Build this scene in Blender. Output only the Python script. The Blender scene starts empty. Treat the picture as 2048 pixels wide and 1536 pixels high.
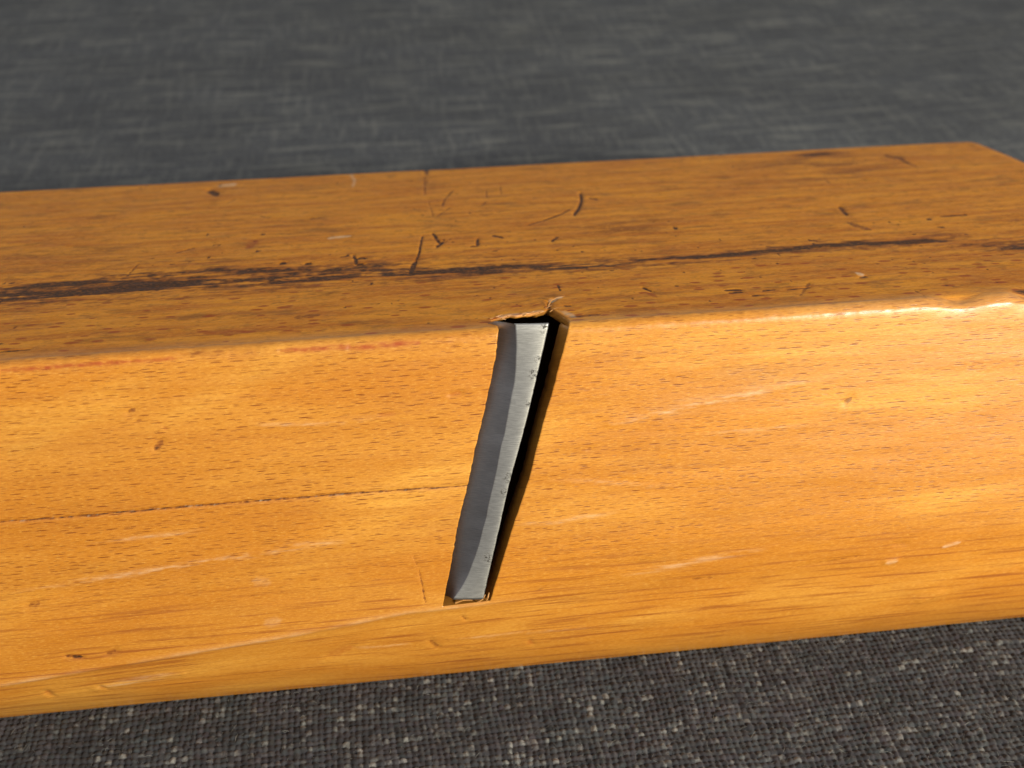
import bpy, math
import numpy as np
from mathutils import Matrix, Vector

scene = bpy.context.scene
MM = 0.001
rng = np.random.default_rng(7)

# ------------------------------------------------------------------ camera
YAW, PITCH, ROLL = -0.110, -0.421, 0.027
def rot(yaw, pitch, roll):
    return (Matrix.Rotation(yaw, 3, 'Z') @ Matrix.Rotation(pitch, 3, 'X') @ Matrix.Rotation(roll, 3, 'Y'))
cam_data = bpy.data.cameras.new('camera')
cam = bpy.data.objects.new('camera', cam_data)
scene.collection.objects.link(cam)
_r = rot(YAW, PITCH, ROLL)
_m = Matrix(((_r[0][0], _r[0][2], -_r[0][1]), (_r[1][0], _r[1][2], -_r[1][1]), (_r[2][0], _r[2][2], -_r[2][1])))
TILT = Matrix.Rotation(math.radians(-12.0), 4, 'X')      # the stock lies tipped back, sole turned up a little
cam.matrix_world = TILT @ Matrix.Translation(Vector((-13.202, -114.686, 94.908)) * MM) @ _m.to_4x4()
cam_data.sensor_width = 36.0
cam_data.lens = 2200 / 2048 * 36.0
cam_data.clip_start = 0.002
cam_data.clip_end = 20.0
cam_data.dof.use_dof = True
cam_data.dof.focus_distance = 0.132
cam_data.dof.aperture_fstop = 29.0
scene.camera = cam

# ------------------------------------------------------------------ world and lamps
world = bpy.data.worlds.new('World')
scene.world = world
world.use_nodes = True
world.node_tree.nodes['Background'].inputs['Color'].default_value = (0.99, 0.98, 0.95, 1)
world.node_tree.nodes['Background'].inputs['Strength'].default_value = 0.44

def area_lamp(name, loc, target, size, energy, color, shape='DISK'):
    d = bpy.data.lights.new(name, 'AREA')
    d.shape = shape
    d.size = size
    d.energy = energy
    d.color = color
    o = bpy.data.objects.new(name, d)
    scene.collection.objects.link(o)
    o.location = loc
    o.rotation_euler = (Vector(target) - Vector(loc)).to_track_quat('-Z', 'Y').to_euler()
    return o
KEY_DIR = Vector((0.58, -0.68, 0.46)).normalized()
key = area_lamp('key_lamp', KEY_DIR * 0.45, (0, 0, 0.03), 0.042, 2.2, (1.0, 0.94, 0.84))
glare = area_lamp('glare_lamp', Vector((0.56, -0.83, 0.05)) * 1.3, (0.03, 0, 0.03), 0.50, 12.0, (1.0, 0.91, 0.58))  # added soft lamp, set to mirror as glare on the sole

scene.view_settings.view_transform = 'Standard'
scene.view_settings.look = 'None'
scene.view_settings.gamma = 1.0
scene.view_settings.exposure = 0.0
scene.view_settings.use_curve_mapping = False
scene.render.engine = 'CYCLES'

# ------------------------------------------------------------------ numeric helpers
def smooth(a, b, x):
    t = np.clip((x - a) / (b - a), 0, 1)
    return t * t * (3 - 2 * t)

def vnoise(x, y, seed):
    """smooth value noise in -1..1"""
    g = np.random.default_rng(seed).uniform(-1, 1, (256, 256))
    xi = np.floor(x).astype(int); yi = np.floor(y).astype(int)
    fx = x - xi; fy = y - yi
    fx = fx * fx * (3 - 2 * fx); fy = fy * fy * (3 - 2 * fy)
    a = g[xi % 256, yi % 256]; b = g[(xi + 1) % 256, yi % 256]
    c = g[xi % 256, (yi + 1) % 256]; d = g[(xi + 1) % 256, (yi + 1) % 256]
    return (a * (1 - fx) + b * fx) * (1 - fy) + (c * (1 - fx) + d * fx) * fy

def fbm(x, y, seed, oct=3):
    r = 0; a = 1; n = 0
    for k in range(oct):
        r = r + a * vnoise(x * 2 ** k, y * 2 ** k, seed + k); n += a; a *= 0.5
    return r / n

def polydist(px, py, pts):
    """distance to a polyline and the parameter 0..1 along it"""
    best = np.full(px.shape, 1e9); par = np.zeros(px.shape)
    n = len(pts) - 1
    for k in range(n):
        (ax, ay), (bx, by) = pts[k], pts[k + 1]
        dx, dy = bx - ax, by - ay
        t = np.clip(((px - ax) * dx + (py - ay) * dy) / (dx * dx + dy * dy + 1e-9), 0, 1)
        d = np.hypot(px - ax - t * dx, py - ay - t * dy)
        m = d < best
        best = np.where(m, d, best); par = np.where(m, (k + t) / n, par)
    return best, par

def mesh_from(name, verts_mm, quads, attrs=None, smooth_shade=True, extra_faces=None):
    me = bpy.data.meshes.new(name)
    v = np.asarray(verts_mm, dtype=np.float64) * MM
    q = np.asarray(quads, dtype=np.int32)
    me.vertices.add(len(v)); me.vertices.foreach_set('co', v.astype(np.float32).ravel())
    loops = q.ravel(); starts = np.arange(len(q), dtype=np.int32) * 4
    if extra_faces:
        ex = np.concatenate([np.asarray(f, dtype=np.int32) for f in extra_faces])
        st = len(loops) + np.concatenate([[0], np.cumsum([len(f) for f in extra_faces])[:-1]])
        loops = np.concatenate([loops, ex]); starts = np.concatenate([starts, st.astype(np.int32)])
    me.loops.add(len(loops)); me.loops.foreach_set('vertex_index', loops.astype(np.int32))
    me.polygons.add(len(starts)); me.polygons.foreach_set('loop_start', starts.astype(np.int32))
    me.update(calc_edges=True)
    me.polygons.foreach_set('use_smooth', np.full(len(starts), smooth_shade))
    for nm, (typ, data) in (attrs or {}).items():
        a = me.attributes.new(nm, typ, 'POINT')
        a.data.foreach_set('vector' if typ == 'FLOAT_VECTOR' else 'color' if typ == 'FLOAT_COLOR' else 'value',
                           np.asarray(data, dtype=np.float32).ravel())
    me.validate()
    return me

def add_obj(name, me, mat, parent=None):
    o = bpy.data.objects.new(name, me)
    scene.collection.objects.link(o)
    if mat: me.materials.append(mat)
    if parent: o.parent = parent
    return o

# ------------------------------------------------------------------ material helpers
class NT:
    def __init__(self, name):
        self.mat = bpy.data.materials.new(name); self.mat.use_nodes = True
        self.t = self.mat.node_tree
        self.b = self.t.nodes['Principled BSDF']
    def n(self, typ, **kw):
        nd = self.t.nodes.new(typ)
        for k, v in kw.items(): setattr(nd, k, v)
        return nd
    def link(self, a, b): self.t.links.new(a, b)
    def setin(self, sock, v):
        if isinstance(v, bpy.types.NodeSocket): self.link(v, sock)
        else: sock.default_value = v
    def math(self, op, a, b=None, c=None, clamp=False):
        nd = self.n('ShaderNodeMath', operation=op, use_clamp=clamp)
        for i, v in enumerate((a, b, c)):
            if v is not None: self.setin(nd.inputs[i], v)
        return nd.outputs[0]
    def vmath(self, op, a, b=None):
        nd = self.n('ShaderNodeVectorMath', operation=op)
        for i, v in enumerate((a, b)):
            if v is not None: self.setin(nd.inputs[i], v)
        return nd.outputs['Value'] if op in ('LENGTH', 'DISTANCE') else nd.outputs['Vector']
    def mix(self, fac, a, b, blend='MIX'):
        nd = self.n('ShaderNodeMix', data_type='RGBA', blend_type=blend)
        self.setin(nd.inputs[0], fac); self.setin(nd.inputs[6], a); self.setin(nd.inputs[7], b)
        return nd.outputs[2]
    def attr(self, name):
        return self.n('ShaderNodeAttribute', attribute_name=name)
    def noise(self, vec, scale, detail=2.0, rough=0.5, dims='2D', dist=0.0):
        nd = self.n('ShaderNodeTexNoise', noise_dimensions=dims)
        self.setin(nd.inputs['Vector'], vec); nd.inputs['Scale'].default_value = scale
        nd.inputs['Detail'].default_value = detail; nd.inputs['Roughness'].default_value = rough
        nd.inputs['Distortion'].default_value = dist
        return nd.outputs['Fac']
    def ramp(self, fac, lo, hi, a=0.0, b=1.0):
        nd = self.n('ShaderNodeMapRange', interpolation_type='SMOOTHSTEP')
        self.setin(nd.inputs[0], fac)
        for i, v in enumerate((lo, hi, a, b)): nd.inputs[i + 1].default_value = v
        return nd.outputs[0]
    def bump(self, h, strength, dist, normal=None):
        nd = self.n('ShaderNodeBump'); nd.inputs['Strength'].default_value = strength
        nd.inputs['Distance'].default_value = dist; self.setin(nd.inputs['Height'], h)
        if normal: self.link(normal, nd.inputs['Normal'])
        return nd.outputs['Normal']

def rgb(r, g, b): return (r, g, b, 1.0)

# ------------------------------------------------------------------ materials
def wood_material():
    m = NT('waxed_beech')
    surf = m.attr('surf').outputs['Vector']            # x along the grain, distance around the section, both in mm
    side = m.attr('side').outputs['Fac']
    def st(sx, sy, off=0.0):
        return m.vmath('ADD', m.vmath('MULTIPLY', surf, (sx, sy, 0)), (off, off * 0.7, 0))
    # slow tone changes
    blotch = m.noise(st(0.022, 0.085), 1.0, 3, 0.5, dist=0.5)
    band = m.noise(st(0.012, 0.30, 5), 1.0, 3, 0.6)
    fine = m.noise(st(0.16, 4.2, 9), 1.0, 3, 0.65)
    fibre = m.noise(st(0.9, 11.0, 3), 1.0, 2, 0.6)
    col = m.mix(m.ramp(blotch, 0.36, 0.64), rgb(0.55, 0.208, 0.018), rgb(0.67, 0.315, 0.046))
    col = m.mix(m.math('MULTIPLY', m.ramp(band, 0.42, 0.66), 0.5), col, rgb(0.46, 0.170, 0.014))
    olive = m.noise(st(0.09, 0.22, 77), 1.0, 4, 0.65)
    col = m.mix(m.math('MULTIPLY', m.ramp(olive, 0.54, 0.74), 0.32), col, rgb(0.36, 0.15, 0.022))
    col = m.mix(m.math('MULTIPLY', m.ramp(fine, 0.35, 0.7), 0.32), col, rgb(0.40, 0.135, 0.018))
    col = m.mix(m.math('MULTIPLY', m.ramp(fibre, 0.45, 0.8), 0.30), col, rgb(0.78, 0.40, 0.10))
    sp = m.n('ShaderNodeSeparateXYZ'); m.link(surf, sp.inputs[0])
    cb = m.n('ShaderNodeCombineXYZ')
    m.link(m.math('MULTIPLY', sp.outputs[0], 0.014), cb.inputs[0])
    m.link(m.math('MULTIPLY', m.math('SUBTRACT', sp.outputs[1], m.math('MULTIPLY', sp.outputs[0], 0.42)), 0.10), cb.inputs[1])
    figure = m.noise(cb.outputs[0], 1.0, 3, 0.5)
    col = m.mix(m.ramp(figure, 0.36, 0.64, 0.0, 0.55), col, rgb(0.47, 0.165, 0.014))
    # weathered, dirtier side of the stock
    sgrain = m.noise(st(0.055, 0.50, 21), 1.0, 6, 0.64)
    scol = m.mix(m.ramp(sgrain, 0.30, 0.72), rgb(0.80, 0.310, 0.020), rgb(0.52, 0.150, 0.010))
    sfine = m.noise(st(0.7, 2.2, 33), 1.0, 4, 0.72)
    scol = m.mix(m.math('MULTIPLY', m.ramp(sfine, 0.42, 0.72), 0.5), scol, rgb(0.80, 0.34, 0.035))
    smot = m.noise(st(0.45, 0.8, 44), 1.0, 4, 0.7)
    scol = m.mix(m.math('MULTIPLY', m.ramp(smot, 0.50, 0.72), 0.55), scol, rgb(0.30, 0.10, 0.012))
    sdirt = m.noise(st(0.10, 0.35, 40), 1.0, 5, 0.7)
    scol = m.mix(m.math('MULTIPLY', m.ramp(sdirt, 0.52, 0.74), 0.6), scol, rgb(0.20, 0.075, 0.012))
    col = m.mix(side, col, scol)
    micro = m.noise(st(1.5, 7.5, 14), 1.0, 3, 0.7)
    col = m.mix(m.ramp(micro, 0.32, 0.52, 0.34, 0.0), col, rgb(0.34, 0.11, 0.012))
    col = m.mix(m.ramp(micro, 0.55, 0.75, 0.0, 0.35), col, rgb(0.80, 0.46, 0.10))
    # dark pore dashes: cell points stretched along the grain
    def dashes(sx, sy, off, half_len, half_w, keep):
        vor = m.n('ShaderNodeTexVoronoi', voronoi_dimensions='2D', feature='F1')
        v = st(sx, sy, off)
        m.link(v, vor.inputs['Vector']); vor.inputs['Scale'].default_value = 1.0
        d = m.vmath('SUBTRACT', v, vor.outputs['Position'])
        rx = m.vmath('MULTIPLY', d, (1.0 / (sx * half_len), 1.0 / (sy * half_w), 0))
        ln = m.vmath('LENGTH', rx)
        sep = m.n('ShaderNodeSeparateColor'); m.link(vor.outputs['Color'], sep.inputs[0])
        size = m.math('ADD', m.math('MULTIPLY', sep.outputs[1], 0.75), 0.45)
        k = m.ramp(m.math('DIVIDE', ln, size), 1.0, 0.55)
        return m.math('MULTIPLY', k, m.math('LESS_THAN', sep.outputs[0], keep)), sep.outputs[2]
    d1, c1 = dashes(0.50, 1.6, 2.0, 0.80, 0.080, 0.9)
    d2, c2 = dashes(0.66, 2.1, 17.0, 0.52, 0.060, 0.7)
    pore = m.math('MAXIMUM', m.math('MULTIPLY', d1, m.math('ADD', m.math('MULTIPLY', c1, 0.45), 0.5)),
                  m.math('MULTIPLY', d2, m.math('ADD', m.math('MULTIPLY', c2, 0.5), 0.25)), clamp=True)
    low = m.math('MULTIPLY', m.attr('porefade').outputs['Fac'], m.ramp(m.noise(st(0.05, 0.5, 88), 1.0, 3, 0.6), 0.3, 0.6, 0.45, 1.0))
    streak = m.noise(st(0.05, 1.7, 51), 1.0, 6, 0.7)
    grime = m.attr('grime').outputs['Fac']
    col = m.mix(m.math('MULTIPLY', m.ramp(streak, 0.50, 0.68), m.math('ADD', 0.20, m.math('MULTIPLY', grime, 0.7))), col, rgb(0.30, 0.088, 0.014))
    pore = m.math('MULTIPLY', pore, m.math('MULTIPLY', m.math('SUBTRACT', 1.0, side), low))
    col = m.mix(m.math('MULTIPLY', pore, 1.0), col, rgb(0.17, 0.036, 0.004))
    # reddish ray flecks on the side
    d3, c3 = dashes(0.30, 0.62, 4.0, 0.95, 0.42, 0.42)
    fleck = m.math('MULTIPLY', d3, m.attr('flecks').outputs['Fac'])
    col = m.mix(m.math('MULTIPLY', fleck, 0.8), col, rgb(0.34, 0.060, 0.008))
    # wear, dirt and painted glints laid down with the dents
    brk = m.noise(st(0.55, 2.2, 60), 1.0, 4, 0.75)
    dirt = m.attr('dirt').outputs['Fac']
    dm = m.ramp(m.math('ADD', dirt, m.math('MULTIPLY', m.math('SUBTRACT', brk, 0.5), m.math('MULTIPLY', m.ramp(dirt, 0.0, 0.35), 0.6))), 0.03, 0.80)
    fine_d = m.noise(st(1.6, 3.5, 66), 1.0, 3, 0.7)
    col = m.mix(m.math('MULTIPLY', m.ramp(dm, 0.02, 0.5), m.ramp(fine_d, 0.25, 0.65, 0.45, 0.85)), col, rgb(0.20, 0.055, 0.010))
    col = m.mix(m.math('MULTIPLY', m.ramp(dm, 0.50, 1.0), m.ramp(fine_d, 0.3, 0.6, 0.55, 0.95)), col, rgb(0.034, 0.016, 0.010))
    red = m.attr('red').outputs['Fac']
    rm = m.math('MULTIPLY', red, m.ramp(brk, 0.25, 0.5))
    col = m.mix(m.math('MULTIPLY', rm, 0.85), col, rgb(0.30, 0.036, 0.010))
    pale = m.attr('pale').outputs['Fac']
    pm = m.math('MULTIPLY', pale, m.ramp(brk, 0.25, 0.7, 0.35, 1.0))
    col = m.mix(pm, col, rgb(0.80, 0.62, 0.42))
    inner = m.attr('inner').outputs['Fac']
    col = m.mix(inner, col, rgb(0.13, 0.052, 0.015))  # unwaxed throat wood, its deepening shade put into the colour
    m.link(col, m.b.inputs['Base Color'])
    rough = m.math('ADD', 0.22, m.math('MULTIPLY', m.noise(st(0.25, 0.9, 71), 1.0, 4, 0.65), 0.30))
    rough = m.math('ADD', rough, m.math('MULTIPLY', side, 0.16))
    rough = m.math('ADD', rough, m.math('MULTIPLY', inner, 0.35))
    rough = m.math('SUBTRACT', rough, m.math('MULTIPLY', m.attr('burnish').outputs['Fac'], 0.08))
    m.link(rough, m.b.inputs['Roughness'])
    m.b.inputs['IOR'].default_value = 1.5
    m.link(m.math('SUBTRACT', 0.5, m.math('MULTIPLY', side, 0.38)), m.b.inputs['Specular IOR Level'])
    h = m.math('ADD', m.math('MULTIPLY', pore, -0.4), m.math('MULTIPLY', fine, 0.25))
    h = m.math('ADD', h, m.math('ADD', m.math('MULTIPLY', fibre, 0.12), m.math('MULTIPLY', micro, 0.25)))
    nrm = m.bump(h, 0.55, 0.00006)
    m.link(nrm, m.b.inputs['Normal'])
    return m.mat

def steel_material(name, base, rough, scratch_angle, contrast):
    m = NT(name)
    pos = m.attr('surf').outputs['Vector']
    mp = m.n('ShaderNodeMapping'); m.link(pos, mp.inputs['Vector'])
    mp.inputs['Rotation'].default_value = (0, 0, math.radians(scratch_angle))
    mp.inputs['Scale'].default_value = (0.7, 14.0, 1)
    s = m.noise(mp.outputs[0], 1.0, 3, 0.7)
    b = m.noise(pos, 1.2, 4, 0.65)
    col = m.mix(m.ramp(s, 0.3, 0.7), rgb(*[c * (1 - contrast) for c in base]), rgb(*base))
    col = m.mix(m.math('MULTIPLY', m.ramp(b, 0.45, 0.75), 0.10), col, rgb(base[0] * 0.62, base[1] * 0.6, base[2] * 0.63))
    rust = m.attr('rust').outputs['Fac']
    rn = m.noise(pos, 2.6, 5, 0.75)
    rf = m.math('MULTIPLY', rust, m.ramp(rn, 0.46, 0.58))
    col = m.mix(rf, col, rgb(0.035, 0.030, 0.026))
    m.link(col, m.b.inputs['Base Color'])
    m.link(m.math('SUBTRACT', 1.0, m.math('MULTIPLY', rf, 0.8)), m.b.inputs['Metallic'])
    m.link(m.math('ADD', rough - 0.06, m.math('MULTIPLY', s, 0.12)), m.b.inputs['Roughness'])
    m.link(m.bump(s, 0.25, 0.00002), m.b.inputs['Normal'])
    return m.mat

def weave_material():
    m = NT('charcoal_weave')
    c = m.attr('yarn').outputs['Color']
    tc = m.n('ShaderNodeTexCoord').outputs['Object']
    fz = m.noise(tc, 9000.0, 3, 0.7, dims='3D')
    col = m.mix(m.ramp(fz, 0.3, 0.7, 0.0, 0.55), c, rgb(0.02, 0.02, 0.022))
    m.link(col, m.b.inputs['Base Color'])
    m.b.inputs['Roughness'].default_value = 0.8
    m.b.inputs['Specular IOR Level'].default_value = 0.25
    m.b.inputs['Sheen Weight'].default_value = 0.12
    m.b.inputs['Sheen Roughness'].default_value = 0.5
    m.link(m.bump(fz, 0.6, 0.00006), m.b.inputs['Normal'])
    return m.mat

def backcloth_material():
    m = NT('charcoal_weave_plain')
    surf = m.attr('surf').outputs['Vector']            # mm across, mm along the sheet
    def st(sx, sy, off=0.0):
        return m.vmath('ADD', m.vmath('MULTIPLY', surf, (sx, sy, 0)), (off, off * 0.7, 0))
    weft = m.noise(st(0.045, 0.42, 3), 1.0, 3, 0.6)
    warp = m.noise(st(0.55, 0.07, 8), 1.0, 3, 0.6)
    knots = m.noise(st(1.2, 1.2, 12), 1.0, 2, 0.6)
    big = m.noise(st(0.02, 0.03, 30), 1.0, 2, 0.5)
    col = m.mix(m.ramp(knots, 0.35, 0.7), rgb(0.070, 0.074, 0.082), rgb(0.136, 0.142, 0.152))
    col = m.mix(m.math('MULTIPLY', m.ramp(weft, 0.51, 0.70), 0.5), col, rgb(0.26, 0.26, 0.23))
    col = m.mix(m.math('MULTIPLY', m.ramp(weft, 0.47, 0.30), 0.3), col, rgb(0.035, 0.035, 0.038))
    col = m.mix(m.math('MULTIPLY', m.ramp(warp, 0.50, 0.72), 0.34), col, rgb(0.24, 0.24, 0.22))
    col = m.mix(m.ramp(big, 0.35, 0.65, 0.0, 0.2), col, rgb(0.05, 0.05, 0.052))
    m.link(col, m.b.inputs['Base Color'])
    m.b.inputs['Roughness'].default_value = 0.85
    m.b.inputs['Specular IOR Level'].default_value = 0.2
    # raised yarns
    sep = m.n('ShaderNodeSeparateXYZ'); m.link(m.vmath('MULTIPLY', surf, (math.pi / 0.82, math.pi / 0.82, 0)), sep.inputs[0])
    hx = m.math('ABSOLUTE', m.math('SINE', sep.outputs[0])); hy = m.math('ABSOLUTE', m.math('SINE', sep.outputs[1]))
    m.link(m.bump(m.math('MULTIPLY', hx, hy), 0.8, 0.00015), m.b.inputs['Normal'])
    return m.mat

WOOD = wood_material()
STEEL_LIGHT = steel_material('honed_steel', (0.68, 0.67, 0.66), 0.48, -38, 0.3)
STEEL_DARK = steel_material('ground_steel', (0.38, 0.37, 0.39), 0.36, 80, 0.2)
WEAVE = weave_material()
BACK = backcloth_material()

# marks on the stock: kind (d dirt, r red-brown, l pale wear and painted glints, k crack), width, strength, depth, path in mm
SIDE_MARKS = [
    ('d', 1.6, 0.5, 0, [(75.8, 72.5), (78.1, 69.4)]),
    ('d', 1.2, 0.5, 0, [(77.3, 69.6), (77.3, 62.9)]),
    ('d', 1.2, 1, 0.3, [(-43.1, 73.8), (-41.3, 70.7)]),
    ('l', 1.0, 0.7, 0, [(-41.6, 76.3), (-39.1, 76.8)]),
    ('d', 0.47, 1, 0.15, [(-18.3, 32.9), (-18.0, 29.4)]),
    ('d', 0.42, 1, 0.15, [(-17.8, 31.6), (-16.7, 31.4)]),
    ('d', 0.42, 1, 0.15, [(-18.0, 28.9), (-16.9, 28.9)]),
    ('d', 0.51, 1, 0.15, [(-28.3, 31.4), (-27.5, 31.5)]),
    ('d', 0.51, 1, 0.15, [(-24.9, 30.5), (-24.1, 30.6)]),
    ('d', 0.3, 1, 0.12, [(-8.6, 40.0), (-9.4, 32.2), (-10.0, 28.9)]),
    ('d', 0.7, 1, 0.15, [(-10.0, 28.9), (-11.0, 23.6)]),
    ('d', 0.51, 0.8, 0.15, [(-7.0, 41.2), (-6.4, 36.5)]),
    ('d', 0.51, 0.9, 0.15, [(-5.8, 36.8), (-6.9, 34.6)]),
    ('d', 0.42, 0.9, 0.15, [(-0.8, 37.3), (-1.1, 34.4)]),
    ('d', 0.34, 0.7, 0.1, [(-2.2, 33.9), (-1.1, 33.9)]),
    ('d', 0.42, 0.8, 0.1, [(1.5, 38.4), (2.8, 37.1)]),
    ('d', 0.42, 0.8, 0.1, [(9.5, 34.2), (10.6, 36.0)]),
    ('d', 0.51, 0.9, 0.2, [(18.1, 59.2), (17.3, 53.9), (16.0, 49.5), (14.8, 46.5)]),
    ('d', 0.51, 0.8, 0.1, [(18.8, 55.5), (20.1, 54.8)]),
    ('d', 0.26, 0.8, 0.1, [(7.1, 42.5), (10.1, 44.7), (13.2, 47.5), (14.7, 49.8)]),
    ('d', 0.9, 0.6, 0.1, [(-6.2, 81.9), (-6.0, 77.1)]),
    ('d', 0.34, 0.5, 0.08, [(-6.5, 76.5), (-7.1, 63.1)]),
    ('d', 0.34, 0.6, 0.1, [(-2.4, 64.8), (-4.0, 59.8), (-4.7, 55.5)]),
    ('d', 0.26, 0.5, 0.08, [(-3.5, 54.7), (-6.0, 49.8)]),
    ('d', 0.26, 0.4, 0.08, [(-6.8, 59.1), (-6.4, 49.3)]),
    ('d', 0.26, 0.5, 0.08, [(3.1, 64.2), (2.7, 59.0)]),
    ('d', 0.26, 0.5, 0.08, [(5.7, 66.4), (5.2, 61.1)]),
    ('d', 0.34, 0.5, 0.08, [(1.4, 54.8), (2.3, 56.5)]),
    ('d', 0.26, 0.4, 0.05, [(1.0, 48.9), (4.7, 51.1)]),
    ('d', 0.21, 0.4, 0.05, [(1.3, 40.0), (5.5, 39.6)]),
    ('d', 0.8, 0.7, 0.15, [(55.6, 43.1), (54.7, 38.6)]),
    ('d', 0.34, 0.8, 0.08, [(67.6, 35.0), (71.7, 34.9)]),
    ('d', 0.42, 0.8, 0.15, [(17.4, 12.1), (18.1, 10.3)]),
    ('r', 0.7, 0.8, 0, [(17.5, 9.5), (18.1, 8.0)]),
    ('d', 0.3, 0.9, 0.08, [(26.9, 8.8), (29.0, 8.5)]),
    ('d', 0.3, 0.8, 0.08, [(27.1, 7.8), (28.9, 7.8)]),
    ('d', 0.26, 0.7, 0.08, [(31.3, 7.7), (33.0, 7.8)]),
    ('d', 0.21, 0.7, 0.08, [(34.2, 7.5), (37.5, 7.8)]),
    ('d', 0.34, 0.6, 0.08, [(29.5, 6.2), (31.1, 6.3)]),
    ('l', 0.7, 1, -0.15, [(44.8, 11.7), (45.5, 11.2)]),
    ('d', 0.34, 0.6, 0.1, [(44.7, 10.3), (45.9, 10.5)]),
    ('r', 1.4, 0.6, 0.1, [(-33.6, 39.6), (-32.5, 42.9)]),
    ('d', 0.26, 0.5, 0.08, [(-47.7, 35.3), (-48.3, 29.7)]),
    ('l', 0.5, 0.7, 0, [(-22.2, 41.5), (-19.0, 42.1)]),
    ('l', 0.5, 0.5, 0, [(-19.5, 80.6), (-18.6, 75.5), (-18.9, 70.5)]),
    ('d', 1, 0.35, 0, [(-31.8, 81.5), (-28.3, 81.4)]),
    ('d', 0.34, 0.5, 0.08, [(-43.4, 39.1), (-40.9, 41.1)]),
    ('d', 0.42, 0.45, 0.08, [(-33.0, 55.6), (-32.2, 54.8)]),
    ('d', 0.42, 0.4, 0.06, [(-25.2, 52.5), (-23.7, 53.0)]),
    ('d', 0.42, 0.4, 0.06, [(-39.0, 64.6), (-38.0, 66.6)]),
    ('r', 0.7, 0.6, 0, [(-34.9, 5.5), (-30.4, 5.1)]),
    ('r', 0.5, 0.7, 0, [(-47.3, 5.1), (-46.1, 5.2)]),
    ('r', 0.5, 0.6, 0, [(-41.4, 4.5), (-40.2, 4.6)]),
    ('d', 0.21, 0.7, 0.1, [(-56.9, 3.8), (-53.6, 3.9)]),
    ('d', 0.9, 0.35, 0, [(-25.0, 8.9), (-22.1, 9.4)]),
    ('r', 0.5, 0.5, 0, [(-26.4, 3.8), (-24.1, 3.8)]),
    ('d', 0.34, 0.9, 0.3, [(4.8, 6.7), (5.2, 8.7), (6.0, 9.6)]),
    ('l', 0.35, 0.8, 0, [(5.3, 9.1), (7.0, 10.2)]),
    ('l', 0.8, 0.5, 0, [(6.2, 4.7), (7.3, 2.8)]),
    ('d', 0.42, 0.6, 0.1, [(6.7, 7.0), (7.5, 6.8)]),
    ('l', 0.6, 0.5, 0, [(-1.2, 4.4), (1.2, 4.9)]),
    ('l', 0.5, 0.45, 0, [(1.5, 4.9), (3.9, 5.5)]),
    ('d', 0.42, 0.5, 0.05, [(6.7, 2.9), (10.3, 2.9)]),
    ('d', 0.42, 0.4, 0.05, [(34.9, 4.8), (38.1, 9.8)]),
    ('d', 0.42, 0.4, 0.05, [(48.9, 3.9), (49.1, 1.7)]),
    ('d', 1.5, 0.45, 0, [(53.4, 34.4), (54.9, 30.9)]),
]
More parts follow.
